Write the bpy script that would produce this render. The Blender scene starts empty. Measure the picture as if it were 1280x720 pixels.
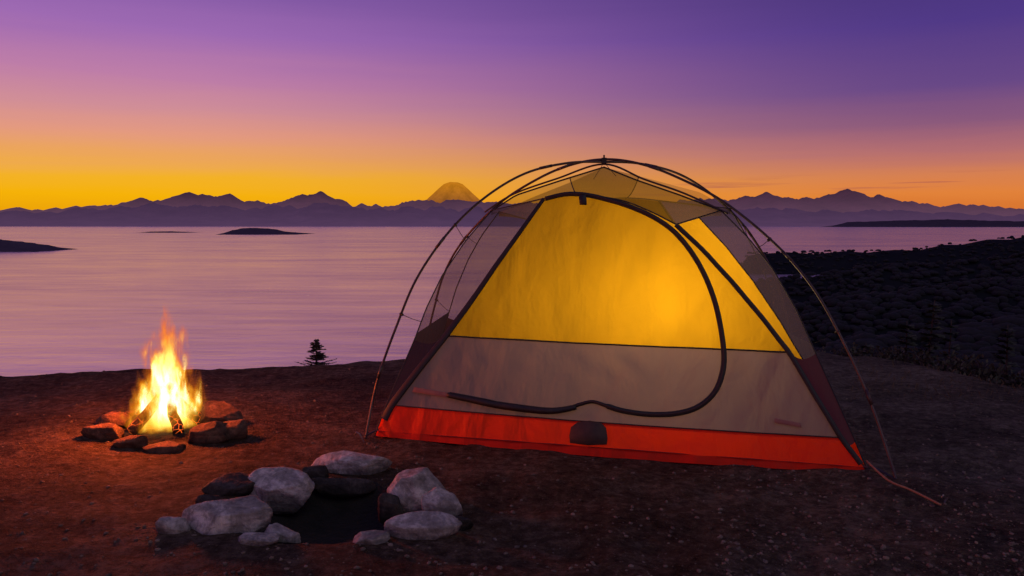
import bpy, bmesh, math, random
import numpy as np
from mathutils import Vector, Matrix, noise
random.seed(7); np.random.seed(7)
SC=bpy.context.scene; COL=SC.collection
PI=math.pi
# ------------------------------------------------------------------ camera
FP=995.0; CH=0.92; TH=math.atan(82/FP)
cam=bpy.data.cameras.new('camera'); co=bpy.data.objects.new('camera',cam); COL.objects.link(co)
co.location=(0,0,CH); co.rotation_euler=(PI/2-TH,0,0)
cam.sensor_width=36; cam.lens=FP/1280*36; cam.clip_start=0.05; cam.clip_end=200000
SC.camera=co
SC.view_settings.view_transform='Standard'
try: SC.view_settings.look='None'
except Exception: pass
def ray(px,py):
    f=Vector((0,math.cos(TH),-math.sin(TH))); u=Vector((0,math.sin(TH),math.cos(TH)))
    return f*FP+Vector((1,0,0))*(px-640)+u*(360-py)
def P(px,py,Y):
    d=ray(px,py); return Vector((0,0,CH))+d*(Y/d.y)
def G(px,py,z=0):
    d=ray(px,py); return Vector((0,0,CH))+d*((z-CH)/d.z)
def lin(c):
    o=[]
    for v in c[:3]:
        v=v/255; o.append(v/12.92 if v<=.04045 else ((v+.055)/1.055)**2.4)
    return (o[0],o[1],o[2],1)
# ------------------------------------------------------------------ objects
def mesh_obj(name,verts,faces,mat,parent=None,smooth=True):
    me=bpy.data.meshes.new(name); me.from_pydata([tuple(v) for v in verts],[],faces); me.update()
    if smooth: me.polygons.foreach_set('use_smooth',[True]*len(me.polygons))
    if mat: me.materials.append(mat)
    o=bpy.data.objects.new(name,me); COL.objects.link(o)
    if parent: o.parent=parent
    return o
def tag(o,label,cat,group=None,kind=None):
    if label: o['label']=label
    if cat: o['category']=cat
    if group: o['group']=group
    if kind: o['kind']=kind
    return o
def struct(o): o['kind']='structure'; return o
def empty(name,loc,rz=0):
    o=bpy.data.objects.new(name,None); COL.objects.link(o); o.location=loc; o.rotation_euler=(0,0,rz); o.empty_display_size=.1; return o
class MB:
    def __init__(s): s.v=[]; s.f=[]
    def add(s,v,f):
        n=len(s.v); s.v+= [Vector(a) for a in v]; s.f+=[tuple(n+i for i in q) for q in f]
    def tube(s,pts,r,sides=8,cap=True):
        pts=[Vector(p) for p in pts]; n=len(pts)
        rs=r if isinstance(r,(list,tuple)) else [r]*n
        v=[];f=[]
        up=None
        for i,p in enumerate(pts):
            t=(pts[min(i+1,n-1)]-pts[max(i-1,0)]).normalized()
            if up is None:
                up=Vector((0,0,1)) if abs(t.z)<.9 else Vector((1,0,0))
            a=(up-t*up.dot(t)).normalized(); b=t.cross(a); up=a
            for k in range(sides):
                q=2*PI*k/sides; v.append(p+a*math.cos(q)*rs[i]+b*math.sin(q)*rs[i])
        for i in range(n-1):
            for k in range(sides):
                k2=(k+1)%sides; f.append((i*sides+k,i*sides+k2,(i+1)*sides+k2,(i+1)*sides+k))
        if cap: f.append(tuple(range(sides-1,-1,-1))); f.append(tuple((n-1)*sides+k for k in range(sides)))
        s.add(v,f)
    def ribbon(s,pts,w,nrm,th=.003):
        pts=[Vector(p) for p in pts]; n=len(pts); v=[];f=[]
        ws=w if isinstance(w,(list,tuple)) else [w]*n
        for i,p in enumerate(pts):
            t=(pts[min(i+1,n-1)]-pts[max(i-1,0)]).normalized(); a=t.cross(nrm).normalized()
            for sx,sz in ((-1,0),(-.8,1),(.8,1),(1,0)):
                v.append(p+a*sx*ws[i]/2+nrm*sz*th)
        for i in range(n-1):
            for k in range(3): f.append((i*4+k,i*4+k+1,i*4+5+k,i*4+4+k))
            f.append((i*4+3,i*4,i*4+4,i*4+7))
        s.add(v,f)
    def box(s,c,sx,sy,sz,M=None):
        v=[]
        for x in(-1,1):
            for y in(-1,1):
                for z in(-1,1):
                    p=Vector((x*sx/2,y*sy/2,z*sz/2)); 
                    if M: p=M@p
                    v.append(Vector(c)+p)
        s.add(v,[(0,1,3,2),(4,6,7,5),(0,4,5,1),(2,3,7,6),(0,2,6,4),(1,5,7,3)])
    def build(s,name,mat,parent=None,smooth=True): return mesh_obj(name,s.v,s.f,mat,parent,smooth)
def crv(pts,n=8):
    pts=[Vector(p) for p in pts]; out=[]
    m=len(pts)
    for i in range(m-1):
        p0=pts[max(i-1,0)];p1=pts[i];p2=pts[i+1];p3=pts[min(i+2,m-1)]
        for k in range(n):
            t=k/n
            out.append(.5*((2*p1)+(p2-p0)*t+(2*p0-5*p1+4*p2-p3)*t*t+(3*p1-p0-3*p2+p3)*t**3))
    out.append(pts[-1]); return out
# ------------------------------------------------------------------ materials
class N:
    def __init__(s,name,world=False):
        if world: s.t=SC.world.node_tree
        else:
            s.m=bpy.data.materials.new(name); s.m.use_nodes=True; s.t=s.m.node_tree
        s.t.nodes.clear()
    def n(s,typ,_ins=None,**kw):
        nd=s.t.nodes.new(typ)
        for k,v in kw.items(): setattr(nd,k,v)
        if _ins:
            for k,v in _ins.items():
                if isinstance(v,bpy.types.NodeSocket): s.t.links.new(v,nd.inputs[k])
                else: nd.inputs[k].default_value=v
        return nd
    def math(s,op,a,b=0.0,clamp=False):
        nd=s.n('ShaderNodeMath',{0:a,1:b},operation=op); nd.use_clamp=clamp; return nd.outputs[0]
    def ramp(s,fac,stops,interp='LINEAR'):
        nd=s.n('ShaderNodeValToRGB',{'Fac':fac}); cr=nd.color_ramp; cr.interpolation=interp
        while len(cr.elements)>1: cr.elements.remove(cr.elements[-1])
        cr.elements[0].position=stops[0][0]; cr.elements[0].color=stops[0][1]
        for p,c in stops[1:]:
            e=cr.elements.new(p); e.color=c
        return nd.outputs[0]
    def noise(s,vec,scale,detail=4,rough=.55,dist=0):
        return s.n('ShaderNodeTexNoise',{'Vector':vec,'Scale':scale,'Detail':detail,'Roughness':rough,'Distortion':dist}).outputs[0]
    def mapping(s,vec,scale=(1,1,1),rot=(0,0,0)):
        return s.n('ShaderNodeMapping',{'Vector':vec,'Scale':scale,'Rotation':rot}).outputs[0]
    def coord(s,k='Object'): return s.n('ShaderNodeTexCoord').outputs[k]
    def out(s,sock,k='Surface'):
        s.t.links.new(sock,s.n('ShaderNodeOutputMaterial').inputs[k]); return s.m
def g(v): return (v,v,v,1)
def mat_basic(name,c1,c2,scale=8,rough=.8,bump=.3,bscale=30,dist=.01,detail=6,world_pos=False,metal=0):
    m=N(name); c=m.n('ShaderNodeNewGeometry').outputs['Position'] if world_pos else m.coord()
    nz=m.noise(c,scale,detail)
    col=m.ramp(nz,[(.3,(*c1,1)),(.7,(*c2,1))])
    b=m.n('ShaderNodeBump',{'Height':m.noise(c,bscale,detail),'Strength':bump,'Distance':dist}).outputs[0]
    p=m.n('ShaderNodeBsdfPrincipled',{'Base Color':col,'Roughness':rough,'Normal':b,'Metallic':metal}).outputs[0]
    return m.out(p)
def mat_ground():
    m=N('dirt'); c=m.n('ShaderNodeNewGeometry').outputs['Position']
    n1=m.noise(c,1.6,5,.6); n2=m.noise(c,26,8,.75); n3=m.noise(c,95,4,.72); n4=m.noise(c,7,6,.65)
    v=m.n('ShaderNodeTexVoronoi',{'Vector':c,'Scale':60.0,'Randomness':1.0}).outputs['Distance']
    a=m.math('ADD',m.math('MULTIPLY',n1,.3),m.math('ADD',m.math('MULTIPLY',n2,.5),m.math('MULTIPLY',n4,.2)))
    colA=m.ramp(a,[(.4,(.028,.018,.011,1)),(.5,(.095,.066,.043,1)),(.59,(.21,.155,.11,1))])
    colB=m.ramp(a,[(.4,(.04,.033,.023,1)),(.5,(.13,.108,.076,1)),(.59,(.28,.235,.17,1))])
    x=m.n('ShaderNodeSeparateXYZ',{0:c}).outputs[0]
    fx=m.n('ShaderNodeMapRange',{'Value':m.math('ADD',x,m.math('MULTIPLY',n1,.8)),'From Min':.6,'From Max':2.2}).outputs[0]
    m0=m.n('ShaderNodeMix',data_type='RGBA'); m.t.links.new(fx,m0.inputs[0]); m.t.links.new(colA,m0.inputs[6]); m.t.links.new(colB,m0.inputs[7])
    sp=m.ramp(n3,[(.6,(0,0,0,1)),(.74,(1,1,1,1))])
    mix=m.n('ShaderNodeMix',data_type='RGBA'); m.t.links.new(sp,mix.inputs[0]); m.t.links.new(m0.outputs[2],mix.inputs[6]); mix.inputs[7].default_value=(.24,.195,.145,1)
    h=m.math('ADD',m.math('ADD',m.math('ADD',n2,n4),m.math('MULTIPLY',n3,.7)),m.math('MULTIPLY',m.math('SUBTRACT',.5,v,True),.6))
    b=m.n('ShaderNodeBump',{'Height':h,'Strength':1.0,'Distance':.045}).outputs[0]
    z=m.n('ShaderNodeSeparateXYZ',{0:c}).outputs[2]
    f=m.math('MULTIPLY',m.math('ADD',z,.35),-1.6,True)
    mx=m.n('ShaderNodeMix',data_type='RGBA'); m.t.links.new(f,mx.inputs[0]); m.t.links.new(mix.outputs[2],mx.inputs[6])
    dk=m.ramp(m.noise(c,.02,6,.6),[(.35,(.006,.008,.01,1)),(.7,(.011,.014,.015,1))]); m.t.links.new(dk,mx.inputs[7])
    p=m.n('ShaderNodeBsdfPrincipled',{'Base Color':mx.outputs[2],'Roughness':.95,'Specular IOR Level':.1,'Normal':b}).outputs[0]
    return m.out(p)
def mat_rock(name,dark,light):
    m=N(name); c=m.coord()
    w=m.n('ShaderNodeObjectInfo').outputs['Random']
    off=m.n('ShaderNodeVectorMath',{0:c,1:w},operation='ADD').outputs[0]
    n1=m.noise(off,9,8,.68,.8); n2=m.noise(off,60,6,.7)
    vn=m.noise(m.mapping(off,(6,6,26)),1,5,.6,1.5)
    a=m.math('ADD',m.math('ADD',m.math('MULTIPLY',n1,.5),m.math('MULTIPLY',n2,.25)),m.math('MULTIPLY',vn,.25))
    mid=tuple((x+y)/2*.8 for x,y in zip(dark,light))
    col=m.ramp(a,[(.38,(*dark,1)),(.49,(*mid,1)),(.58,(*light,1))])
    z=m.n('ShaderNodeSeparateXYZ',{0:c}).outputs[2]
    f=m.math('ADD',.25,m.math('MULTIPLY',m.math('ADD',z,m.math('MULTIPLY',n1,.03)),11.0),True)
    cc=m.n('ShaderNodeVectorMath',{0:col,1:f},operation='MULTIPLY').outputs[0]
    h=m.math('ADD',n1,m.math('MULTIPLY',n2,.4))
    b=m.n('ShaderNodeBump',{'Height':h,'Strength':.8,'Distance':.02}).outputs[0]
    return m.out(m.n('ShaderNodeBsdfPrincipled',{'Base Color':cc,'Roughness':.88,'Specular IOR Level':.2,'Normal':b}).outputs[0])
def mat_fabric(name,dif,tra,fac=.65,rough=.6,wr=.5):
    m=N(name); c=m.coord()
    n1=m.noise(m.mapping(c,(1,1,1)),3.2,4,.5,.8); n2=m.noise(m.mapping(c,(4,4,1.2)),2.2,3,.5,.3)
    weave=m.noise(c,420,2,.5)
    h=m.math('ADD',m.math('ADD',n1,n2),m.math('MULTIPLY',weave,.03))
    b=m.n('ShaderNodeBump',{'Height':h,'Strength':wr,'Distance':.035}).outputs[0]
    v=m.math('ADD',.78,m.math('MULTIPLY',m.math('ADD',n2,m.math('MULTIPLY',weave,.25)),.38))
    tc=m.n('ShaderNodeVectorMath',{0:tra,1:v},operation='MULTIPLY').outputs[0]
    d=m.n('ShaderNodeBsdfPrincipled',{'Base Color':(*dif,1),'Roughness':rough,'Normal':b,'Specular IOR Level':.25}).outputs[0]
    t=m.n('ShaderNodeBsdfTranslucent',{'Color':tc,'Normal':b}).outputs[0]
    return m.out(m.n('ShaderNodeMixShader',{0:fac,1:d,2:t}).outputs[0])
def mat_mesh(name,colr,op,tl=.5):
    m=N(name); c=m.coord()
    d=m.n('ShaderNodeBsdfDiffuse',{'Color':(*colr,1)}).outputs[0]
    t=m.n('ShaderNodeBsdfTranslucent',{'Color':(*colr,1)}).outputs[0]
    dt=m.n('ShaderNodeMixShader',{0:tl,1:d,2:t}).outputs[0]
    tr=m.n('ShaderNodeBsdfTransparent').outputs[0]
    f=m.math('ADD',op-.1,m.math('MULTIPLY',m.noise(c,5,3),.2))
    return m.out(m.n('ShaderNodeMixShader',{0:f,1:tr,2:dt}).outputs[0])
M={}
M['ground']=mat_ground()
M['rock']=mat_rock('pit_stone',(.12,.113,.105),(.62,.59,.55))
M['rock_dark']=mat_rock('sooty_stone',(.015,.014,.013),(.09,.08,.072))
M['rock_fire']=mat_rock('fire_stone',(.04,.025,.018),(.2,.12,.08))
M['yellow']=mat_fabric('yellow_nylon',(.34,.22,.015),(.92,.54,.016),.74)
M['grey']=mat_fabric('grey_nylon',(.24,.19,.225),(.36,.25,.235),.5)
M['red']=mat_fabric('red_nylon',(1,.035,.008),(1,.055,.006),.45,.5,.7)
M['navy']=mat_fabric('dark_nylon',(.018,.02,.05),(.014,.013,.03),.2)
M['maroon']=mat_fabric('maroon_nylon',(.11,.03,.04),(.08,.02,.025),.2)
M['mesh']=mat_mesh('mosquito_mesh',(.085,.07,.085),.36)
M['mesh_navy']=mat_mesh('navy_mesh',(.03,.03,.055),.78,.2)
M['mesh_grey']=mat_mesh('grey_mesh',(.17,.13,.15),.62,.25)
M['mesh_olive']=mat_mesh('olive_mesh',(.3,.19,.025),.6,.5)
M['black']=mat_basic('black_webbing',(.006,.006,.007),(.014,.013,.014),40,.6,.2,200,.001)
M['pole']=mat_basic('aluminium_pole',(.045,.03,.028),(.08,.055,.05),20,.4,.05,100,.001,metal=.4)
M['cord']=mat_basic('tan_cord',(.24,.12,.07),(.34,.18,.1),60,.85,.3,200,.001)
M['steel']=mat_basic('stake_metal',(.16,.14,.13),(.28,.25,.23),30,.4,.1,100,.001,metal=.8)
M['patch']=mat_basic('dark_patch',(.03,.014,.012),(.055,.028,.02),30,.7,.3,120,.002)
M['print']=mat_basic('printed_mark',(.2,.08,.07),(.28,.12,.09),30,.7,.1,120,.001)
M['ash']=mat_basic('ash',(.003,.003,.003),(.016,.013,.012),12,1,.9,60,.02)
M['bark']=mat_basic('bark',(.03,.02,.015),(.07,.048,.035),14,.95,.8,50,.01)
M['needle']=mat_basic('needles',(.022,.032,.02),(.055,.064,.038),5,.8,.1,20,.01)
M['leaf']=mat_basic('scrub_leaf',(.03,.034,.02),(.085,.08,.045),5,.8,.1,20,.01)
M['forest']=mat_basic('forest_trees',(.006,.008,.011),(.01,.013,.015),.01,1,.1,.3,.3)
M['straw']=mat_basic('dry_grass',(.08,.055,.03),(.16,.11,.06),5,.9,.1,20,.01)
M['pebble']=mat_basic('pebble',(.05,.04,.03),(.22,.175,.13),13,.9,.4,90,.004)
# ------------------------------------------------------------------ world
W=bpy.data.worlds.new('World'); SC.world=W; W.use_nodes=True
w=N('',world=True)
gen=w.coord('Generated'); sep=w.n('ShaderNodeSeparateXYZ',{0:gen})
X,Yc,Z=sep.outputs
stre=w.noise(w.mapping(gen,(1.6,1.6,26)),1.6,5,.55,.4)
zz=w.math('ADD',Z,w.math('MULTIPLY',w.math('SUBTRACT',stre,.5),.02))
zf=w.math('MULTIPLY',zz,1/.5,True)
def st(l): return [(min(1,z/.5),lin(c)) for z,c in l]
left=w.ramp(zf,st([(0,(228,150,8)),(.03,(246,178,8)),(.052,(244,178,38)),(.075,(236,165,92)),(.1,(228,154,128)),(.13,(208,142,152)),(.165,(190,126,168)),(.215,(158,106,178)),(.29,(112,78,158)),(.5,(74,56,124))]))
right=w.ramp(zf,st([(0,(206,104,36)),(.03,(226,130,58)),(.052,(214,128,82)),(.08,(180,110,112)),(.11,(138,89,124)),(.15,(104,72,134)),(.215,(80,57,134)),(.3,(62,46,110)),(.5,(46,38,88))]))
fx=w.n('ShaderNodeMapRange',{'Value':X,'From Min':-.42,'From Max':.5},interpolation_type='SMOOTHSTEP').outputs[0]
mix=w.n('ShaderNodeMix',data_type='RGBA'); w.t.links.new(fx,mix.inputs[0]); w.t.links.new(left,mix.inputs[6]); w.t.links.new(right,mix.inputs[7])
cl=w.noise(w.mapping(gen,(3,3,90)),2.2,4,.5)
clm=w.math('MULTIPLY',w.n('ShaderNodeMapRange',{'Value':cl,'From Min':.54,'From Max':.66}).outputs[0],w.n('ShaderNodeMapRange',{'Value':w.math('ABSOLUTE',w.math('SUBTRACT',Z,.043)),'From Min':.014,'From Max':.004}).outputs[0])
clm=w.math('MULTIPLY',clm,w.n('ShaderNodeMapRange',{'Value':X,'From Min':.05,'From Max':.2}).outputs[0])
mix2=w.n('ShaderNodeMix',data_type='RGBA'); w.t.links.new(w.math('MULTIPLY',clm,.6),mix2.inputs[0]); w.t.links.new(mix.outputs[2],mix2.inputs[6]); mix2.inputs[7].default_value=lin((165,85,80))
bg=w.n('ShaderNodeBackground',{'Color':mix2.outputs[2],'Strength':1.0})
w.t.links.new(bg.outputs[0],w.n('ShaderNodeOutputWorld').inputs[0])
sl=bpy.data.lights.new('dusk_light','SUN'); sl.energy=.3; sl.angle=math.radians(30); sl.color=(1,.95,.86)
so=bpy.data.objects.new('dusk_light',sl); COL.objects.link(so); so.rotation_euler=(math.radians(34),math.radians(26),0)
# ------------------------------------------------------------------ terrain
def vn(x,y,seed=0):
    xi=np.floor(x).astype(np.int64); yi=np.floor(y).astype(np.int64); xf=x-xi; yf=y-yi
    def h(a,b):
        n=(a*374761393+b*668265263+seed*1442695041)&0xffffffff
        n=((n^(n>>13))*1274126177)&0xffffffff
        return ((n^(n>>16))&0xffff)/65535.0
    u=xf*xf*(3-2*xf); v=yf*yf*(3-2*yf)
    return (h(xi,yi)*(1-u)+h(xi+1,yi)*u)*(1-v)+(h(xi,yi+1)*(1-u)+h(xi+1,yi+1)*u)*v-.5
def fbm(x,y,o=4,seed=0):
    r=0;a=1
    for i in range(o): r=r+a*vn(x,y,seed+i); x=x*2.03+3.1; y=y*2.03+1.7; a*=.5
    return r
def px2t(p): return (p-640)/FP
EP=[(-3,4.2),(px2t(0),4.62),(px2t(220),4.85),(px2t(400),5.05),(px2t(480),5.15),(px2t(800),5.5),(px2t(1020),5.7),(px2t(1100),5.35),(px2t(1180),4.95),(px2t(1280),4.35),(.95,3.8),(3,3.0)]
EA=[math.atan(t) for t,_ in EP]; ER=[y*math.sqrt(1+t*t) for t,y in EP]; 
EA=[-PI,-1.6]+EA+[1.7,PI]; ER=[12,12.5]+ER+[9.5,12]
RID=[(1700,[(850,322),(950,316),(1050,313),(1120,310),(1200,303),(1280,293),(1500,280),(2200,280)],.25),
     (850,[(900,352),(1000,342),(1100,330),(1180,326),(1280,316),(1500,305),(2200,300)],.3),
     (380,[(940,400),(1050,372),(1150,360),(1230,352),(1280,348),(1500,340),(2200,340)],.3),
     (130,[(960,465),(1060,432),(1180,420),(1280,402),(1500,390),(2200,390)],.3)]
PIT=G(412,634)
def height(x,y):
    x=np.asarray(x,float); y=np.asarray(y,float)
    az=np.arctan2(x,y); rad=np.hypot(x,y)
    s=rad-np.interp(az,EA,ER)-fbm(x*.9,y*.9,3,5)*.22
    sp=np.maximum(s,0)
    k=np.interp(az,[.2,.5],[.65,.48])
    base=-k*(np.sqrt(sp*sp+.06)-.245)
    far=np.clip(sp/4,0,1)
    base=base+fbm(x*1.3,y*1.3,4,1)*.034*(1-far)+fbm(x*7,y*7,3,9)*.018*(1-far)+far*fbm(x*.25,y*.25,4,11)*.5
    h=np.maximum(base,-112)
    yy=np.maximum(y,1); px=640+FP*x/yy
    for Yr,cr,sl_ in RID:
        yc=np.interp(px,[c[0] for c in cr],[c[1] for c in cr])
        z=CH-Yr*(yc-278)/FP-np.maximum(0,935-px)*Yr*.0016
        r=z-sl_*np.abs(y-Yr)+fbm(x*5/Yr,y*5/Yr,3,int(Yr))*Yr*.008
        h=np.where((y>30)&(r>h),r,h)
    d=np.hypot(x-PIT.x,(y-PIT.y)*1.15)
    h=h-.14*np.clip(1-(d/.34)**3,0,1)
    return h
def hz(x,y): return float(height(np.array([x]),np.array([y]))[0])
na=680
rr=np.concatenate([np.linspace(.05,7,50)[:-1],np.linspace(7,13.5,300)[:-1],np.geomspace(13.5,3200,230)])
aa=np.linspace(math.radians(-78),math.radians(78),na)
R_,A_=np.meshgrid(rr,aa,indexing='ij'); gx=R_*np.sin(A_); gy=R_*np.cos(A_)-6
gz=height(gx,gy)
V=np.stack([gx.ravel(),gy.ravel(),gz.ravel()],1)
nr=len(rr); I=np.arange(nr*na).reshape(nr,na)
Fq=np.stack([I[:-1,:-1].ravel(),I[1:,:-1].ravel(),I[1:,1:].ravel(),I[:-1,1:].ravel()],1)
def np_mesh(name,V,Fq,mat):
    me=bpy.data.meshes.new(name); me.vertices.add(len(V)); me.vertices.foreach_set('co',V.ravel())
    me.loops.add(Fq.size); me.loops.foreach_set('vertex_index',Fq.ravel().astype(np.int32))
    k=Fq.shape[1]
    me.polygons.add(len(Fq)); me.polygons.foreach_set('loop_start',np.arange(0,Fq.size,k,dtype=np.int32))
    me.update(calc_edges=True); me.validate()
    me.polygons.foreach_set('use_smooth',np.ones(len(me.polygons),bool))
    me.materials.append(mat); o=bpy.data.objects.new(name,me); COL.objects.link(o); return o
struct(np_mesh('ground',V,Fq[:,::-1].copy(),M['ground']))
# ------------------------------------------------------------------ water
def mat_water():
    m=N('lake_water'); c=m.n('ShaderNodeNewGeometry').outputs['Position']
    n1=m.noise(m.mapping(c,(.012,.03,.03),(0,0,.2)),1,4,.5)
    n0=m.noise(m.mapping(c,(.05,.16,.1),(0,0,.15)),1,4,.55)
    st1=m.noise(m.mapping(c,(.0009,.0035,.01),(0,0,-.3)),1,4,.5,1.4)
    st2=m.noise(m.mapping(c,(.006,.028,.01),(0,0,.08)),1,5,.58,.8)
    f=m.math('ADD',m.math('MULTIPLY',st1,.6),m.math('MULTIPLY',st2,.4))
    tint=m.ramp(f,[(.36,(.9,.85,.68,1)),(.5,(1,.98,.76,1)),(.62,(1,1,.8,1))])
    b=m.n('ShaderNodeBump',{'Height':m.math('ADD',m.math('ADD',n1,m.math('MULTIPLY',st2,.6)),m.math('MULTIPLY',n0,.35)),'Strength':.16,'Distance':4.0}).outputs[0]
    gl=m.n('ShaderNodeBsdfGlossy',{'Color':tint,'Roughness':m.n('ShaderNodeMapRange',{'Value':f,'From Min':.38,'From Max':.62,'To Min':.275,'To Max':.21}).outputs[0],'Normal':b}).outputs[0]
    df=m.n('ShaderNodeBsdfDiffuse',{'Color':(.62,.42,.56,1)}).outputs[0]
    return m.out(m.n('ShaderNodeMixShader',{0:.12,1:gl,2:df}).outputs[0])
wm=mat_water(); WZ=-100
struct(mesh_obj('lake_water',[(-60000,-2000,WZ),(60000,-2000,WZ),(60000,60000,WZ),(-60000,60000,WZ)],[(0,1,2,3)],wm))
# ------------------------------------------------------------------ mountains
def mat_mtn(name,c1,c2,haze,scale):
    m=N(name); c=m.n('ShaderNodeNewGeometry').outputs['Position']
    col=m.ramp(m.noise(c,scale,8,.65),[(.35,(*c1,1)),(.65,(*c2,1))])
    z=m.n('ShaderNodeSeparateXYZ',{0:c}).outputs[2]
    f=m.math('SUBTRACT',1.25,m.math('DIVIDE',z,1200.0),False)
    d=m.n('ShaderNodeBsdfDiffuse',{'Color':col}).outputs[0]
    e=m.n('ShaderNodeEmission',{'Color':(*haze,1),'Strength':f}).outputs[0]   # haze of the air in between, painted on as glow, stronger low down
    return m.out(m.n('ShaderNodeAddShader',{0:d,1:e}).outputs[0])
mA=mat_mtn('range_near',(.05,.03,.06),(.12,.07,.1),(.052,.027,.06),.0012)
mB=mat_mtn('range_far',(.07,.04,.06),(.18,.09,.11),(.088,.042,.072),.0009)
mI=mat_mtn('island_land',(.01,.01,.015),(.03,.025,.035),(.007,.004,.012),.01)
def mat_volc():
    m=N('volcano_rock_haze'); c=m.n('ShaderNodeNewGeometry').outputs['Position']
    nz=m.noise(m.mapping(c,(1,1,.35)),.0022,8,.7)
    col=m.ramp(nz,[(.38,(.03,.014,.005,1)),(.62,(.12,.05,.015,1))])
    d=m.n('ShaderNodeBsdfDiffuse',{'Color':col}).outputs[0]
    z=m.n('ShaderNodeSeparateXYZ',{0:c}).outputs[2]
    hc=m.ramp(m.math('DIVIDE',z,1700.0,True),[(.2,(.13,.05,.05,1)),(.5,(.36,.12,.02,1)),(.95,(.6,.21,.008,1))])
    e=m.n('ShaderNodeEmission',{'Color':hc,'Strength':m.math('ADD',.3,m.math('MULTIPLY',nz,1.0))}).outputs[0]  # orange haze painted onto the rock as emission, brighter towards the summit
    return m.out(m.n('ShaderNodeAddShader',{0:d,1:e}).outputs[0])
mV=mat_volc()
def mrange(name,Y,prof,depth,mat,amp,seed,x0=None,x1=None,n=1500,rows=24,jag=0):
    x0=x0 or prof[0][0]; x1=x1 or prof[-1][0]
    px=np.linspace(x0,x1,n); v=np.linspace(-1,1,rows)
    PX,VV=np.meshgrid(px,v,indexing='ij')
    pc=np.interp(PX,[p[0] for p in prof],[p[1] for p in prof])
    if jag: pc=pc+np.abs(fbm(PX/22,PX*0+seed,4,seed+31))*jag*1.7+np.abs(fbm(PX/6,PX*0+seed,3,seed+71))*jag*.5-jag*.55
    crest=CH+Y*(278-pc)/FP-WZ
    xw=(PX-640)/FP*Y; yw=Y+VV*depth+fbm(xw/depth*2,VV*2,3,seed+3)*depth*.15
    sh=(1-np.abs(VV))**1.15
    nz=fbm(xw/depth*7,yw/depth*7,5,seed)
    rid=1-np.abs(fbm(xw/depth*5,yw/depth*5,4,seed+9))*2
    hgt=np.maximum(crest,0)*(sh*(1+ .5*(rid-.7)*(1-sh)))+nz*crest*amp*(.25+sh)
    hgt=np.where(np.abs(VV)>.99,-30,hgt)
    V=np.stack([xw.ravel(),yw.ravel(),(hgt+WZ).ravel()],1); I=np.arange(n*rows).reshape(n,rows)
    Fq=np.stack([I[:-1,:-1].ravel(),I[1:,:-1].ravel(),I[1:,1:].ravel(),I[:-1,1:].ravel()],1)
    return struct(np_mesh(name,V,Fq,mat))
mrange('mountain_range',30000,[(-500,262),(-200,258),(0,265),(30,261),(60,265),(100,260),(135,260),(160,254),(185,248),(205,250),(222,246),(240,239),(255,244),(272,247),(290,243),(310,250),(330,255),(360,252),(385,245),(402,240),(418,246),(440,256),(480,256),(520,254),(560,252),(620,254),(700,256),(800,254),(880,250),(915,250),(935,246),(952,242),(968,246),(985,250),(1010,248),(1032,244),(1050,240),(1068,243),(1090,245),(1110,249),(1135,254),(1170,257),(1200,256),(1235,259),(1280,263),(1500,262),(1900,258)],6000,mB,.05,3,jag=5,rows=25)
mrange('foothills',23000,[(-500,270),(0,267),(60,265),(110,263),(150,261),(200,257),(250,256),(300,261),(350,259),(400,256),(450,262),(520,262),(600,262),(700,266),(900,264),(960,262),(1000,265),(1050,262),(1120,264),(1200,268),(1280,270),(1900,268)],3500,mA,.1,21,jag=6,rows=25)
n=200; rws=50; vs=[];cx=(567-640)/FP*36000
vt=[(0,1.0),(200,.995),(420,.95),(600,.86),(900,.7),(1300,.5),(2000,.22),(2900,0)]
for j in range(rws):
    u=j/(rws-1)
    for i in range(n):
        a=2*PI*i/n; rad=u*2900+10
        h=1800*float(np.interp(rad,[q[0] for q in vt],[q[1] for q in vt]))
        rg=noise.fractal(Vector((math.cos(a)*3.2,math.sin(a)*3.2,u*1.6)),.9,2,6)
        h+=rg*150*(u+.1)*(1-u)
        rad*=1+.08*noise.noise(Vector((math.cos(a)*2,math.sin(a)*2,4)))
        vs.append((cx+math.cos(a)*rad*1.02,36000+math.sin(a)*rad,WZ+h+90))
fs=[(j*n+i,(j+1)*n+i,(j+1)*n+(i+1)%n,j*n+(i+1)%n) for j in range(rws-1) for i in range(n)]; fs.append(tuple(range(n)))
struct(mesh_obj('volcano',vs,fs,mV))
def island(name,Yd,prof,depth,amp=.1,seed=1): return mrange(name,Yd,prof,depth,mI,amp,seed,n=140,rows=14)
def isl(Yb): return (CH-WZ)*FP/(Yb-278)
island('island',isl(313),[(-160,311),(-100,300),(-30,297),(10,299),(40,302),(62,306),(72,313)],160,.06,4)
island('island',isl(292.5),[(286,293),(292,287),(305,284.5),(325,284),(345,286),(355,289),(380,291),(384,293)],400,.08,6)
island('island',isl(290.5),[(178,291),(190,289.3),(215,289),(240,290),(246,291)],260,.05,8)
island('far_shore',isl(283.5),[(1040,283),(1060,277),(1120,275),(1180,273.5),(1230,275),(1280,276),(1500,276)],900,.08,10)
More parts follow.
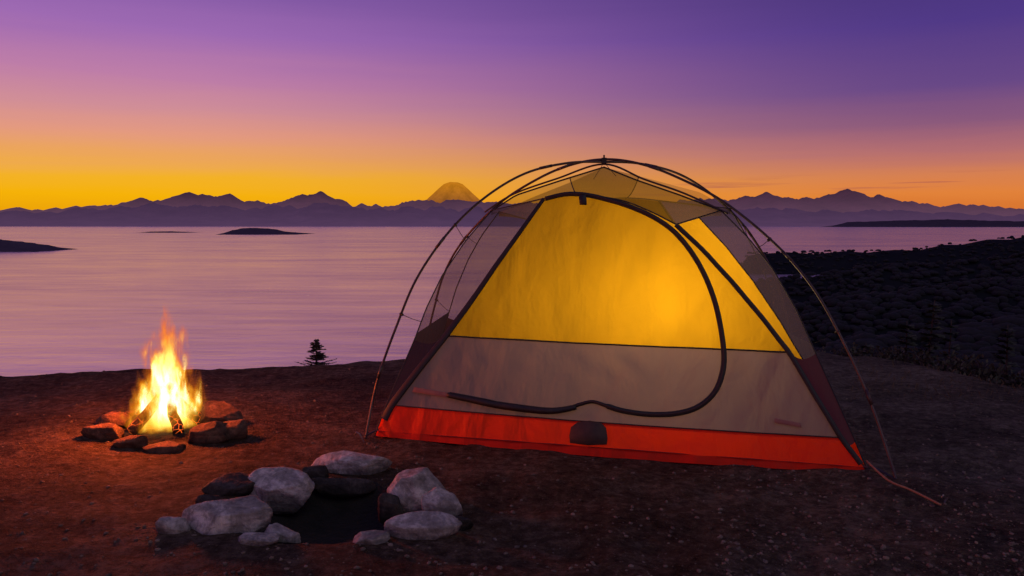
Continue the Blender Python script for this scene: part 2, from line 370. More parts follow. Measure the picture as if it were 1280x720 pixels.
# ------------------------------------------------------------------ forest on the hills (one uncountable mass)
rng=random.Random(3)
tx=[];ty=[]
while len(tx)<15000:
    Yt=math.exp(rng.uniform(math.log(90),math.log(1780))); p=rng.uniform(925,1560)
    if p<960 and Yt<300: continue
    tx.append((p-640)/FP*Yt); ty.append(Yt)
tz=height(np.array(tx),np.array(ty)); fv=[];ff=[]
for x,Yt,z in zip(tx,ty,tz):
    if z<-99: continue
    h=rng.uniform(2.4,4.6)*min(1,.25+Yt/900); r=h*rng.uniform(.8,1.5); a0=rng.random()*6; b=len(fv); k=7
    rings=((.0,.9),(.4,1),(.78,.7))
    for zz_,rs in rings:
        for i in range(k):
            q=a0+2*PI*i/k; r2=r*rs*rng.uniform(.75,1.2); fv.append((x+math.cos(q)*r2,Yt+math.sin(q)*r2,z+h*(zz_+rng.uniform(-.06,.06))))
    fv.append((x+rng.uniform(-.2,.2)*r,Yt,z+h))
    for l in range(2):
        for i in range(k): ff.append((b+l*k+i,b+l*k+(i+1)%k,b+(l+1)*k+(i+1)%k,b+(l+1)*k+i))
    for i in range(k): ff.append((b+2*k+i,b+2*k+(i+1)%k,b+3*k))
fo=mesh_obj('forest',fv,ff,M['forest'],smooth=True); tag(fo,'dark forest covering the hills right of the tent','forest',kind='stuff')
# ------------------------------------------------------------------ conifers and scrub
def conifer(label,px,ytop,Y,seed,lean=0,wid=.3,dens=1,cat='tree',group=None,base=None,fat=1):
    rg=random.Random(seed); top=P(px,ytop,Y); zb=hz(top.x,Y) if base is None else base
    H=top.z-zb; root=empty('conifer_tree',(top.x-lean*H,Y,zb-.03)); tag(root,label,cat,group)
    t=MB(); pts=[Vector((lean*H*u+math.sin(u*5+seed)*.01*H,0,H*u)) for u in [i/8 for i in range(9)]]
    t.tube(pts,[H*.018*(1-u/8.4)+.002 for u in range(9)],7); t.build('trunk',M['bark'],root)
    c=MB(); nw=int(15*dens)+int(H*5)
    for k in range(nw):
        u=.12+.88*(k/nw)**.95; rad=H*wid*(1-u)**.85*rg.uniform(.6,1.15)+.012*H
        for b in range(rg.randint(4,6)):
            a=rg.random()*2*PI; L=rad*rg.uniform(.55,1.15); o=Vector((lean*H*u+math.sin(u*5+seed)*.01*H,0,H*u))
            d=Vector((math.cos(a),math.sin(a),rg.uniform(-.25,.25))); e=o+d*L+Vector((0,0,L*.1))
            c.tube([o,e],[.0025*H,.001*H],3,False)
            ns=max(5,int(11*L/(rad+.001)))
            for j in range(ns):
                f=(j+1)/ns; q=o.lerp(e,f); sz=.035*fat*H*rg.uniform(.6,1.2)*(1.15-f*.5)
                for sgn in(-1,1):
                    sd=Vector((-d.y,d.x,0))*sgn+d*.7+Vector((0,0,rg.uniform(-.3,.35))); sd.normalize()
                    up=Vector((0,0,1)).cross(sd).normalized()*sz*.2*fat+Vector((0,0,sz*.1*fat))
                    c.add([q-up,q+sd*sz,q+up],[(0,1,2)])
    c.build('crown',M['needle'],root,False)
conifer('small lone conifer on the lakeside edge, between the campfire and the tent',394,419,6.6,11,0,.62,1.2,'tree',base=P(393,478,6.6).z,fat=2.1)
conifer('tallest slim conifer silhouette at the right edge of the clearing',1167,372,9.0,21,.02,.17,1.1,fat=1.2)
conifer('short conifer just left of the tallest slim conifer',1132,398,9.5,22,-.02,.24,fat=1.2)
conifer('leaning sparse conifer just right of the tallest slim conifer',1189,396,8.2,23,.05,.15,.7,fat=1.2)
conifer('small conifer nearest the right pole of the tent',1084,424,11,24,0,.26,fat=1.2)
conifer('conifer farthest right, at the very edge of the photo',1262,402,7.5,25,0,.24,fat=1.2)
def shrub(label,px,ytop,Y,wd,seed):
    rg=random.Random(seed); top=P(px,ytop,Y); zb=hz(top.x,Y); H=max(.12,top.z-zb)
    root=empty('shrub',(top.x,Y,zb-.02)); tag(root,label,'shrub')
    s=MB(); l=MB()
    for k in range(34):
        a=rg.random()*2*PI; rad=rg.random()**.6*wd/2; hh=H*rg.uniform(.55,1)*(1-.35*(rad/(wd/2))**2)
        e=Vector((math.cos(a)*rad,math.sin(a)*rad,hh)); m_=e*.5+Vector((rg.uniform(-.04,.04),rg.uniform(-.04,.04),hh*.12))
        pts=crv([(e.x*.15,e.y*.15,0),m_,e],4); s.tube(pts,[.006-.0004*i for i in range(len(pts))],4)
        for q in pts[3:]:
            for j in range(12):
                d=Vector((rg.uniform(-1,1),rg.uniform(-1,1),rg.uniform(-.4,1))).normalized(); z_=rg.uniform(.02,.045)
                o=q+d*rg.uniform(0,.08); sd=d.cross(Vector((rg.random(),rg.random(),.3))).normalized()*z_*.3
                l.add([o,o+d*z_*.5+sd,o+d*z_,o+d*z_*.5-sd],[(0,1,2,3)])
    s.build('stem',M['bark'],root); l.build('foliage',M['leaf'],root,False)
for i,(a,b,c_,d_,e_) in enumerate([
  ('low dark shrub on the slope close to the right side of the tent',1062,434,6.5,.7),
  ('low shrub below the short conifer',1118,436,6.3,.9),
  ('shrub growing below the tallest slim conifer',1176,440,5.9,.8),
  ('shrub spilling over the right edge of the clearing',1222,454,5.5,.75),
  ('low shrub farthest right, nearest the viewer',1272,468,5.1,.7)]): shrub(a,b,c_,d_,e_,40+i)
# ------------------------------------------------------------------ gravel, dry grass
mb_v=[];mb_f=[]; rg=random.Random(5)
ico=bmesh.new(); bmesh.ops.create_icosphere(ico,subdivisions=1,radius=1); iv=[v.co.copy() for v in ico.verts]; iF=[tuple(v.index for v in f.verts) for f in ico.faces]; ico.free()
xs=[];ys=[]
while len(xs)<6500:
    p=rg.uniform(-150,1430) if rg.random()<.6 else rg.uniform(900,1430); q=278+ (rg.random()**.75)*470+170
    if q>760: continue
    c=G(p,q); xs.append(c.x); ys.append(c.y)
zs=height(np.array(xs),np.array(ys))
for x,y,z in zip(xs,ys,zs):
    s=.0018+.0085*rg.random()**4; M3=Matrix.Rotation(rg.random()*6,3,'Z')@Matrix.Rotation(rg.random()*.6,3,'X'); sc=(1,rg.uniform(.6,.9),rg.uniform(.4,.7)); b=len(mb_v)
    for v in iv:
        q=v*(s*rg.uniform(.8,1.2)); q=M3@Vector((q.x*sc[0],q.y*sc[1],q.z*sc[2])); mb_v.append((x+q.x,y+q.y,z+q.z+s*.1))
    mb_f+=[tuple(b+i for i in f) for f in iF]
tag(mesh_obj('gravel',mb_v,mb_f,M['pebble'],smooth=False),'loose gravel and pebbles scattered over the dirt clearing','gravel',kind='stuff')
gm=MB()
for k in range(700):
    p=rg.uniform(1060,1400); c=G(p,rg.uniform(452,505)); z=hz(c.x,c.y)
    h=rg.uniform(.012,.04); a=rg.random()*6; d=Vector((math.cos(a),math.sin(a),0))*h*rg.uniform(.2,.8); o=Vector((c.x,c.y,z-.004)); sd=Vector((-d.y,d.x,0)).normalized()*.0018
    gm.add([o-sd,o+sd,o+d*.4+Vector((0,0,h*.7)),o+d+Vector((0,0,h))],[(0,1,2),(0,2,3)])
tag(gm.build('dry_grass',M['straw'],None,False),'thin dry grass blades along the right edge of the clearing','grass',kind='stuff')
# ------------------------------------------------------------------ stones
def rock(label,px,yb,wpx,hpx,seed,mat,group,cuts=9,dr=.8,tilt=0,cat='rock',lift=0):
    rg=random.Random(seed); c=G(px,yb); sc=c.y/FP; wd=wpx*sc; H=hpx*sc*.8; D=wd*dr*.75
    bm=bmesh.new(); bmesh.ops.create_icosphere(bm,subdivisions=5 if wpx>40 else 4,radius=1)
    pl=[]
    for i in range(cuts):
        a=rg.random()*2*PI; e=rg.uniform(-.4,1.1); pl.append((Vector((math.cos(a)*math.cos(e),math.sin(a)*math.cos(e),math.sin(e))),rg.uniform(.55,.85)))
    pl.append((Vector((rg.uniform(-.35,.35),rg.uniform(-.6,-.1),1)).normalized(),rg.uniform(.52,.66)))
    for v in bm.verts:
        p=v.co.copy()
        for nrm,dd in pl:
            k=p.dot(nrm)-dd
            if k>0: p-=nrm*k*.93
        nn=noise.fractal(p*1.6+Vector((seed,0,0)),.8,2,4); p*=1+.06*nn
        p+=p.normalized()*.014*noise.fractal(p*8+Vector((0,seed,0)),.8,2,3)
        v.co=p
    xs=[v.co.x for v in bm.verts]; zs=[v.co.z for v in bm.verts]; ys=[v.co.y for v in bm.verts]
    rx=max(xs)-min(xs); ry=max(ys)-min(ys); rz=max(zs)-min(zs); mx_=(max(xs)+min(xs))/2; mz=min(zs)
    for v in bm.verts: v.co=Vector(((v.co.x-mx_)/rx*wd,(v.co.y)/ry*D,(v.co.z-mz)/rz*H*1.3-H*.3))
    me=bpy.data.meshes.new('rock'); bm.to_mesh(me); bm.free(); me.polygons.foreach_set('use_smooth',[True]*len(me.polygons)); me.materials.append(mat)
    o=bpy.data.objects.new('rock',me); COL.objects.link(o); y=c.y+D*.42; x=c.x*(y/c.y)
    g0=hz(x,y); g0=max(g0,-.035); o.location=(x,y,g0-.004+lift)
    o.rotation_euler=(0,tilt+rg.uniform(-.06,.06),0)
    tag(o,label,cat,group); return o
GA='stones ringing the unlit fire pit'
for i,a in enumerate([
 ('big grey angular stone at the back left of the unlit pit',346,622,96,56,'rock',.8,.1),
 ('wide low grey stone at the back of the unlit pit',438,592,108,34,'rock',.45,0),
 ('largest pale upright stone on the right of the unlit pit',516,629,80,70,'rock',.8,.3),
 ('rounded grey stone right of the largest pale stone of the unlit pit',552,646,56,44,'rock',.9,.1),
 ('long flat pale stone at the front right of the unlit pit',530,674,104,38,'rock',.6,-.05),
 ('large pale slab at the left of the unlit pit',284,668,126,54,'rock',.7,-.1),
 ('medium grey stone against the inner side of the large pale slab',350,676,58,38,'rock',.8,.1),
 ('dark low stone behind the large pale slab',290,622,76,30,'rock_dark',.7,0),
 ('small pale stone at the far left end of the unlit pit',217,669,44,26,'rock',.8,0),
 ('flat small stone at the front of the unlit pit, left of the long flat stone',464,680,50,17,'rock',.8,0),
 ('thin flat stone in front of the large pale slab',322,684,60,17,'rock',.7,0),
 ('soot-dark stone inside the unlit pit against its back wall',430,606,84,26,'rock_dark',.35,0),
 ('soot-dark stone inside the unlit pit beside the largest pale stone',486,636,36,40,'rock_dark',.6,.2),
 ('dark small stone wedged left of the big grey angular stone',262,640,40,22,'rock_dark',.7,0),
 ('soot-dark stone filling the gap between the two back stones of the pit',394,602,36,28,'rock_dark',.6,0),
 ('dark small stone under the rounded grey stone on the right',574,660,38,22,'rock_dark',.7,0),
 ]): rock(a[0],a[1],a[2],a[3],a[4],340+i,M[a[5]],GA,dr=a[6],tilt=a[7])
GB='stones ringing the burning campfire'
for i,a in enumerate([
 ('dark stone at the far left of the burning campfire',128,552,56,28,.8),
 ('flat dark stone at the back left of the burning campfire',144,534,54,22,.7),
 ('low stone at the front left of the burning campfire',164,560,48,20,.7),
 ('low stone at the front centre of the burning campfire',204,562,52,17,.6),
 ('tallest firelit stone at the right of the burning campfire',274,538,62,40,.9),
 ('rounded stone at the front right of the burning campfire',262,554,58,32,.8),
 ('small stone at the far right end of the burning campfire',294,549,34,30,.9),
 ('stone behind the flames on the left of the burning campfire',170,523,38,15,.7),
 ('stone behind the flames on the right of the burning campfire',240,522,46,22,.7),
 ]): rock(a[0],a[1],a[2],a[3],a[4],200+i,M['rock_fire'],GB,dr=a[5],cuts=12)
def ash(name,label,c,rx,ry,seed):
    v=[];f=[];n=40;R=14
    for j in range(R+1):
        for i in range(n):
            a=2*PI*i/n; k=j/R*(1+.12*noise.noise(Vector((math.cos(a)*2,math.sin(a)*2,seed)))); x=c.x+math.cos(a)*rx*k; y=c.y+math.sin(a)*ry*k
            v.append((x,y,0.012*(1-j/R)-.002*(j==R)*3+.004*noise.noise(Vector((x*30,y*30,seed)))))
    zz=height(np.array([q[0] for q in v]),np.array([q[1] for q in v])); v=[(q[0],q[1],q[2]+z+.005) for q,z in zip(v,zz)]
    for j in range(R):
        for i in range(n): f.append((j*n+i,(j+1)*n+i,(j+1)*n+(i+1)%n,j*n+(i+1)%n))
    tag(mesh_obj(name,v,f,M['ash']),label,'ash',kind='stuff')
ash('ash_bed','black ash and charcoal filling the unlit stone pit',PIT,.35,.3,3)
FC=G(200,541); FC=Vector((FC.x,FC.y+.06,0)); ash('ash_bed','charred ash under the burning campfire',FC,.2,.18,8)
# ------------------------------------------------------------------ campfire
def mat_log():
    m=N('burning_log'); c=m.coord()
    n1=m.noise(m.mapping(c,(30,30,6)),1,6,.65,.5); cr=m.n('ShaderNodeTexVoronoi',{'Vector':c,'Scale':34.0},feature='DISTANCE_TO_EDGE').outputs[0]
    col=m.ramp(n1,[(.35,(.012,.008,.006,1)),(.7,(.08,.04,.022,1))])
    g1=m.math('MULTIPLY',m.ramp(cr,[(0,g(1)),(.06,g(0))]),m.ramp(m.noise(c,12,3),[(.48,g(0)),(.62,g(1))]))
    b=m.n('ShaderNodeBump',{'Height':n1,'Strength':.9,'Distance':.012}).outputs[0]
    return m.out(m.n('ShaderNodeBsdfPrincipled',{'Base Color':col,'Roughness':.9,'Normal':b,'Emission Color':(1,.13,.015,1),'Emission Strength':m.math('MULTIPLY',g1,2.0)}).outputs[0])
ML=mat_log()
for i,(lb,a,r0,ht,tk) in enumerate([
 ('split log leaning in from the left of the campfire',PI,.16,.18,.024),
 ('split log leaning in from the right of the campfire',0.05,.17,.19,.026),
 ('thick charred log at the front left of the campfire teepee',-PI*.7,.16,.2,.025),
 ('charred log at the front right of the campfire teepee',-PI*.27,.16,.19,.023),
 ('log behind the flames leaning in from the back left',PI*.7,.14,.18,.02),
 ('log behind the flames leaning in from the back right',PI*.3,.14,.16,.018)]):
    m_=MB(); b=Vector((math.cos(a)*r0,math.sin(a)*r0,.02)); t=Vector((math.cos(a+2.6)*.03,math.sin(a+2.6)*.03,ht))
    pts=[b.lerp(t,k/8)+Vector((noise.noise(Vector((k*.5,i,0)))*.008,noise.noise(Vector((k*.5,i,5)))*.008,0)) for k in range(9)]
    m_.tube(pts,[tk*(1.05-.3*k/8+.12*noise.noise(Vector((k,i*3,1)))) for k in range(9)],9)
    o=m_.build('firewood_log',ML); o.location=FC; tag(o,lb,'log','logs stacked in the campfire')
FH=.58
def mat_fire():
    m=N('flame_gas'); c=m.coord(); sp=m.n('ShaderNodeSeparateXYZ',{0:c}); z=sp.outputs[2]
    u=m.math('DIVIDE',z,FH,True)
    def off(ofs): 
        v=m.n('ShaderNodeVectorMath',{0:c,1:ofs},operation='ADD').outputs[0]
        return m.math('MULTIPLY',m.math('SUBTRACT',m.noise(m.mapping(v,(1,1,.5)),12,3,.55),.5),m.math('ADD',.05,m.math('MULTIPLY',u,.28)))
    x=m.math('ADD',m.math('SUBTRACT',sp.outputs[0],m.math('MULTIPLY',z,.06)),off((3.1,0,1.7))); y=m.math('ADD',sp.outputs[1],off((0,7.3,4.4)))
    r=m.math('SQRT',m.math('ADD',m.math('MULTIPLY',x,x),m.math('MULTIPLY',y,y)))
    R=m.math('ADD',.014,m.math('MULTIPLY',.175,m.math('POWER',m.math('SUBTRACT',1.0,u,True),1.25)))
    f=m.math('SUBTRACT',1.0,m.math('DIVIDE',r,R))
    tn=m.math('SUBTRACT',m.noise(m.mapping(c,(1,1,.3)),24,3,.55,.5),.5)
    f=m.math('ADD',f,m.math('MULTIPLY',tn,m.math('ADD',1.5,m.math('MULTIPLY',u,3.0))))
    d=m.math('MULTIPLY',f,1.3,True)
    d=m.math('MULTIPLY',d,m.math('SUBTRACT',1.0,m.math('POWER',u,3.0),True))
    d=m.math('MULTIPLY',d,m.n('ShaderNodeMapRange',{'Value':z,'From Min':.0,'From Max':.1,'To Min':.5,'To Max':1.0}).outputs[0])
    heat=m.math('SUBTRACT',d,m.math('MULTIPLY',u,.62),True)
    col=m.ramp(heat,[(0,(.85,.15,.003,1)),(.16,(1,.28,.006,1)),(.36,(1,.5,.03,1)),(.56,(1,.85,.2,1)),(.75,(1,1,.7,1))])
    k=m.math('ADD',1.0,m.math('MULTIPLY',m.math('MULTIPLY',heat,heat),3.6))
    dens=m.math('MULTIPLY',m.math('POWER',d,1.15),38.0)
    em=m.n('ShaderNodeEmission',{'Color':col,'Strength':m.math('MULTIPLY',dens,k)}).outputs[0]
    ab=m.n('ShaderNodeVolumeAbsorption',{'Color':(0,0,0,1),'Density':m.math('MULTIPLY',dens,.9)}).outputs[0]
    return m.out(m.n('ShaderNodeAddShader',{0:em,1:ab}).outputs[0],'Volume')
prof=[(0,.15),(.05,.19),(.12,.2),(.22,.17),(.32,.13),(.4,.1),(.47,.075),(.54,.045),(.58,.012)]
v=[];f=[];n=20
for z,r in prof:
    for i in range(n):
        a=2*PI*i/n; v.append((math.cos(a)*r+.06*z,math.sin(a)*r,z))
for j in range(len(prof)-1):
    for i in range(n): f.append((j*n+i,j*n+(i+1)%n,(j+1)*n+(i+1)%n,(j+1)*n+i))
f.append(tuple(range(n-1,-1,-1))); f.append(tuple((len(prof)-1)*n+i for i in range(n)))
fl=mesh_obj('flames',v,f,mat_fire()); fl.location=(FC.x,FC.y,.015); tag(fl,'tall orange and yellow flames rising from the burning campfire','fire')
def pl(name,loc,e,c,r):
    l=bpy.data.lights.new(name,'POINT'); l.energy=e; l.color=c; l.shadow_soft_size=r; o=bpy.data.objects.new(name,l); COL.objects.link(o); o.location=loc; return o
pl('fire_light',(FC.x,FC.y-.02,.31),105,(1,.12,.012),.08)
pl('fire_light',(FC.x-.02,FC.y-.04,.16),16,(1,.2,.025),.05)
# ------------------------------------------------------------------ TENT
FL=G(470,545); FR=G(1085,592); TFL=P(680,248,3.55); C=P(755,203,3.72)
Nn=(FR-FL).cross(TFL-FL).normalized()
if Nn.y>0: Nn=-Nn
root=empty('tent',(C.x,C.y,0)); tag(root,'yellow and grey dome tent with red base, glowing from inside, pitched on the dirt clearing','tent')
def T(p,back=False):
    p=Vector(p)
    if back: p=Vector((2*C.x-p.x,2*C.y-p.y,p.z))
    return p-Vector((C.x,C.y,0))
def F(px,py,off=0):
    d=ray(px,py); o=Vector((0,0,CH)); t=(FL-o).dot(Nn)/d.dot(Nn); p=o+d*t
    sag=-.035*math.exp(-((px-740)/190)**2-((py-390)/90)**2)
    wr=.006*noise.noise(Vector((px/70,py/150,2)))+.006*noise.noise(Vector((px/30+py/60,py/90,7)))
    tl=.004*math.sin((px+py*.4)/9)*max(0,1-abs(py-530)/45)*noise.noise(Vector((px/50,1,1)))*2
    tl+=.0035*math.sin((px*.8-py*.9)/8)*max(0,1-abs(py-450)/70)*noise.noise(Vector((px/60,py/60,3)))*2
    return p+Nn*(sag+wr+tl+off)
def interp(tab,v):
    for a,b in zip(tab,tab[1:]):
        if v<=b[0]+1e-9:
            k=(v-a[0])/(b[0]-a[0]); return [x+(y-x)*k for x,y in zip(a[1:],b[1:])]
    return list(tab[-1][1:])
SLt=[(0,470,545),(.12,489,508),(.27,522,464),(.42,556,420),(.7,617,334),(1,680,249)]
SRt=[(0,1085,592),(.12,1052,549),(.27,1020,497),(.42,987,441),(.56,952,396),(.7,915,352),(.85,880,314),(1,845,281)]
OLt=[(0,468,546,3.38),(.12,482,508,3.47),(.42,518,425,3.6),(.56,533,385,3.67),(.7,553,344,3.74),(.85,582,301,3.84),(1,614,264,3.95)]
ORt=[(0,1086,592,2.87),(.12,1066,544,2.95),(.42,1020,442,3.12),(.56,996,388,3.2),(.7,966,336,3.29),(.85,936,298,3.39),(1,902,264,3.5)]
def front(u,v,off=0):
    a=interp(SLt,v); b=interp(SRt,v); px=a[0]+(b[0]-a[0])*u; py=a[1]+(b[1]-a[1])*u
    py-=17*math.sin(PI*u)*max(0,(v-.45)/.55)**3
    if v<.3: py+=8*math.sin(PI*u)*(1-v/.3)*.6
    return F(px,py,off)
def O(tab,v): a=interp(tab,v); return P(a[0],a[1],a[2])
def loft(fa,u0,u1,v0,v1,nu,nv,name,mat,back):
    vs=[];fs=[]
    for j in range(nv+1):
        for i in range(nu+1): vs.append(T(fa(u0+(u1-u0)*i/nu,v0+(v1-v0)*j/nv),back))
    for j in range(nv):
        for i in range(nu): a=j*(nu+1)+i; fs.append((a,a+1,a+nu+2,a+nu+1))
    return mesh_obj(name,vs,fs,mat,root)
def facet(tabS,tabO,sgn,belly=.012):
    u_edge=0 if sgn<0 else 1
    def fn(u,v):
        a=front(u_edge,v); b=O(tabO,v); p=a.lerp(b,u)
        return p-Vector((0,0,1))*belly*math.sin(PI*u)*math.sin(PI*v)*2
    return fn
fL=facet(SLt,OLt,-1); fR=facet(SRt,ORt,1)
def rot(p): return Vector((2*C.x-p.x,2*C.y-p.y,p.z))
def wallL(u,v):
    a=O(OLt,v); b=rot(O(ORt,v)); return a.lerp(b,u)
RG=[(0,614,264,3.95),(.14,645,244,3.9),(.32,700,226,3.8),(.5,755,209,3.72),(.62,795,225,3.66),(.8,850,244,3.58),(1,902,264,3.5)]
def topedge(u):
    if u<.2: 
        k=u/.2; return O(OLt,1).lerp(front(0,1),k)
    if u>.8:
        k=(u-.8)/.2; return front(1,1).lerp(O(ORt,1),k)
    return front((u-.2)/.6,1)
def roof(u,v):
    a=topedge(u); r=interp(RG,u); b=P(*r); p=a.lerp(b,v); return p-Vector((0,0,.02*math.sin(PI*v)))
for back in (False,True):
    NB=Nn if not back else Vector((-Nn.x,-Nn.y,Nn.z))
    loft(lambda u,v:front(u,v),0,1,.425,1,80,50,'wall_panel',M['yellow'],back)
    loft(lambda u,v:front(u,v),0,1,.12,.42,120,30,'lower_wall_panel',M['grey'],back)
    loft(lambda u,v:front(u,v,.004),0,1,0,.125,120,8,'base_panel',M['red'],back)
    loft(fL,0,1,.42,1,14,30,'mesh_panel',M['mesh'],back)
    loft(fL,0,1,.1,.42,14,14,'corner_panel',M['mesh_navy'],back)
    if back: loft(fR,0,1,.42,1,14,30,'mesh_panel',M['mesh'],back)
    else:
        loft(fR,0,.5,.42,1,14,30,'side_panel',M['yellow'],back)
        loft(fR,.5,1,.42,1,8,30,'mesh_panel',M['mesh_grey'],back)
        s=MB(); s.tube([T(fR(.5,.42+.58*v/30)) for v in range(31)],.003,6); s.build('seam',M['black'],root)
    loft(fR,0,1,.1,.42,14,14,'corner_panel',M['maroon'],back)
    loft(wallL,0,1,.45,1,24,20,'mesh_panel',M['mesh'],back)
    loft(wallL,0,1,.1,.45,24,12,'end_panel',M['navy'],back)
    loft(wallL,0,1,0,.12,24,5,'base_panel',M['red'],back)
    loft(roof,0,.36,0,1,20,14,'roof_mesh',M['mesh'],back)
    loft(roof,.36,1,0,1,30,14,'roof_mesh',M['mesh_olive'],back)
    s=MB(); s.tube([T(roof(.36,v/14),back) for v in range(15)],.0025,6); s.build('seam',M['black'],root)
    s=MB(); s.ribbon([T(front(0,v/30,.006),back) for v in range(2,31)],[.036-.018*v/30 for v in range(2,31)],NB,.004); s.build('edge_trim',M['black'],root)
    s=MB(); s.ribbon([T(front(1,v/30,.006),back) for v in range(1,31)],.02,NB,.004); s.build('edge_trim',M['black'],root)
    s=MB(); s.tube([T(front(u/60,.4225,.004),back) for u in range(61)],.0035,6); s.build('seam',M['black'],root)
    s=MB(); s.tube([T(front(u/60,.125,.006),back) for u in range(61)],.0025,6); s.build('seam',M['patch'],root)
    s=MB(); s.tube([T(O(OLt,v/30),back) for v in range(31)],.003,6); s.build('edge_binding',M['black'],root)
    s=MB(); s.tube([T(O(ORt,v/30),back) for v in range(31)],.003,6); s.build('edge_binding',M['black'],root)
    s=MB(); s.tube([T(topedge(u/40)+Vector((0,0,.004)),back) for u in range(41)],.003,6); s.build('seam',M['black'],root)
s=MB(); s.tube([T(P(*interp(RG,u/40))) for u in range(41)],.004,6); s.build('seam',M['black'],root)
mesh_obj('floor_sheet',[T(p)+Vector((0,0,.022)) for p in (FL,FR,rot(FL),rot(FR))],[(0,1,2,3)],M['maroon'],root,False)
Z1=[(682,249),(712,243),(745,246),(780,256),(812,269),(840,287),(862,312),(880,342),(893,375),(901,410),(905,445),(902,470),(892,492),(872,509),(845,517),(812,518),(780,514),(757,507),(740,502),(722,506),(700,513),(668,512),(636,507),(604,500),(562,492)]
zp=crv([Vector((a,b,0)) for a,b in Z1],6)
s=MB(); nz=len(zp); s.ribbon([T(F(p.x,p.y,.006)) for p in zp],[.022 if i<nz*.7 else .015 for i in range(nz)],Nn,.005); s.build('door_zipper',M['black'],root)
s=MB(); s.tube([T(F(p.x,p.y,.012)) for p in zp],.0022,6); s.build('zipper_coil',M['patch'],root)
s=MB(); fp=crv([Vector((a,b,0)) for a,b in [(560,494),(590,500),(620,506),(655,511),(690,514),(720,509)]],6)
s.tube([T(F(p.x,p.y,.012)) for p in fp],[.011+.005*math.sin(PI*i/(len(fp)-1)) for i in range(len(fp))],8); s.build('rolled_flap',M['black'],root)
def patch(name,pts,off,mat,th=.004):
    c=[F(a,b,off) for a,b in pts]; n=len(c); cc=sum(c,Vector())/n
    vs=[T(p) for p in c]+[T(cc+(p-cc)*.9+Nn*th) for p in c]+[T(cc+Nn*th*1.3)]
    fs=[(i,(i+1)%n,n+(i+1)%n,n+i) for i in range(n)]+[(n+i,n+(i+1)%n,2*n) for i in range(n)]
    return mesh_obj(name,vs,fs,mat,root)
patch('base_patch',[(712,545),(714,534),(722,528),(738,526),(752,529),(758,535),(760,548),(759,556),(736,557),(713,554)],.013,M['patch'],.008)
patch('corner_label',[(518,484),(560,491),(558,497),(516,490)],.008,M['print'],.001)
patch('corner_label',[(968,523),(1000,529),(1002,535),(968,529)],.008,M['print'],.001)
patch('zipper_garage',[(724,245),(733,244),(734,257),(725,257)],.012,M['black'],.004)
PA=[G(457,549),P(465,505,3.42),P(475,465,3.45),P(494,412,3.5),P(521,348,3.55),P(561,290,3.6),P(606,247,3.63),P(656,217,3.67),P(708,204,3.7),C+Vector((0,0,.002))]
PB=[G(1122,606),P(1108,560,2.83),P(1086,497,2.93),P(1059,437,3.03),P(1019,364,3.18),P(970,306,3.33),P(904,252,3.48),P(843,220,3.6),P(797,204,3.67),C+Vector((0,0,.014))]
for pts in (PA,PB):
    full=pts+[rot(p) for p in reversed(pts[:-1])]
    cv=crv(full,8); s=MB(); s.tube([T(p) for p in cv],.0058,8); po=s.build('tent_pole',M['pole'],root)
    for k in range(16,len(cv)-10,22):
        d=(cv[k+1]-cv[k]).normalized(); f_=MB(); f_.tube([T(cv[k]-d*.03),T(cv[k]+d*.03)],.0068,8); f_.build('ferrule',M['pole'],po)
rp=crv([P(606,265,3.96),P(641,243,3.9),P(697,223,3.81),C+Vector((0,0,-.008)),P(805,224,3.65),P(856,242,3.57),P(910,267,3.49)],8)
s=MB(); s.tube([T(p) for p in rp],.0045,8); s.build('ridge_pole',M['pole'],root)
s=MB(); s.box(T(C)+Vector((0,0,.008)),.022,.022,.026); s.tube([T(C)+Vector((0,0,.015)),T(C)+Vector((0,0,.034))],.004,8); s.build('pole_hub',M['black'],root,False)
def near(cv,p): return min(cv,key=lambda q:(q-p).length)
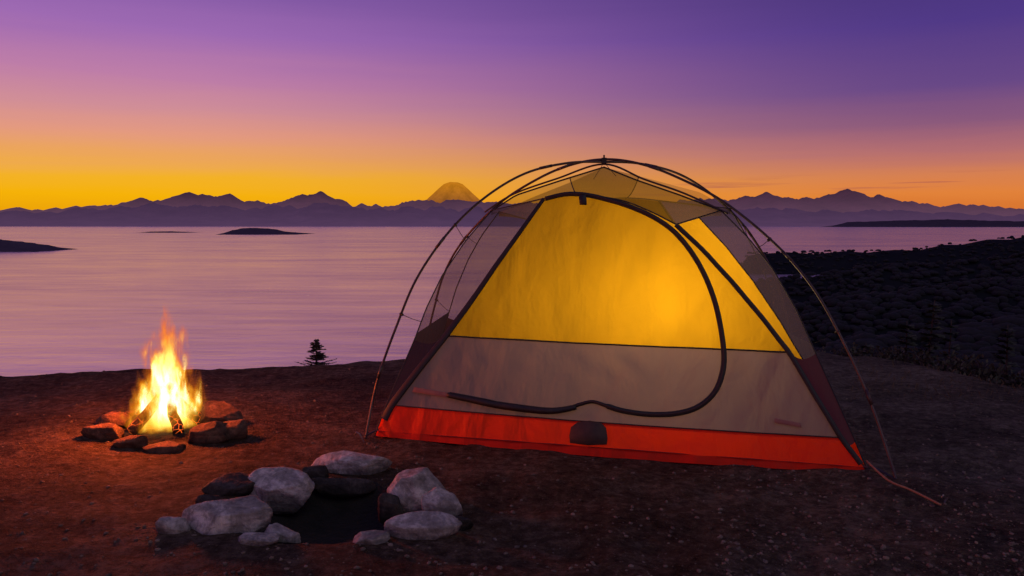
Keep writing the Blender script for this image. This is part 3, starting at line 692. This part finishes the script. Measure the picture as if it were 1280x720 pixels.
cA=crv(PA+[rot(p) for p in reversed(PA[:-1])],16); cB=crv(PB+[rot(p) for p in reversed(PB[:-1])],16)
for back in (False,True):
    for tab,cv,vsn in ((OLt,cA,(.5,.85)),(ORt,cB,(.45,.8))):
        for v_ in vsn:
            p=O(tab,v_); q=near(cv,p)
            s=MB(); s.tube([T(p,back),T(p.lerp(q,.5)+Vector((0,0,-.003)),back),T(q,back)],.0015,5)
            d=(q-p).normalized(); s.tube([T(q-d*.012,back),T(q+d*.006,back)],.0065,6); s.build('pole_clip',M['black'],root)
for b_ in (P(742,224,3.66),P(770,220,3.66)):
    s=MB(); s.tube([T(C),T(b_)],.0015,4); s.build('hang_cord',M['black'],root)
def strap(a,b,w=.012,mat='black'):
    s=MB(); s.ribbon([T(a.lerp(b,k/6))+Vector((0,0,.004)) for k in range(7)],w,Vector((0,0,1)),.002); s.build('corner_strap',M[mat],root)
strap(FL+Vector((0,0,.02)),G(457,549)+Vector((0,0,.01))); strap(FR+Vector((0,0,.03)),G(1122,606)+Vector((0,0,.012)),.018)
strap(rot(FL)+Vector((0,0,.02)),rot(G(457,549))+Vector((0,0,.01))); strap(rot(FR)+Vector((0,0,.03)),rot(G(1122,606))+Vector((0,0,.012)),.018)
ga=[FR+Vector((-.01,-.01,.05)),G(1110,600,.045),G(1140,613,.034),G(1176,631,.024)]
s=MB(); s.tube([T(p) for p in crv(ga,5)],.0038,7); s.build('guy_line',M['cord'],root)
def stake(px,py,lean):
    p=G(px,py); s=MB(); s.tube([T(p)+Vector((-lean*.1,0,-.1)),T(p)+Vector((lean*.03,0,.03)),T(p)+Vector((lean*.03-.014,0,.038)),T(p)+Vector((lean*.03-.02,0,.025))],.0035,6); s.build('stake',M['steel'],root)
stake(1178,633,.5); stake(454,551,-.5)
# glow inside the tent: an unseen lantern, then a fill lamp
pl('tent_light',P(852,395,3.64),9,(1,.7,.3),.14)
pl('tent_light',P(710,410,3.85),2.8,(1,.72,.36),.15)  # added fill lamp, lifts the glow at the left end of the tent
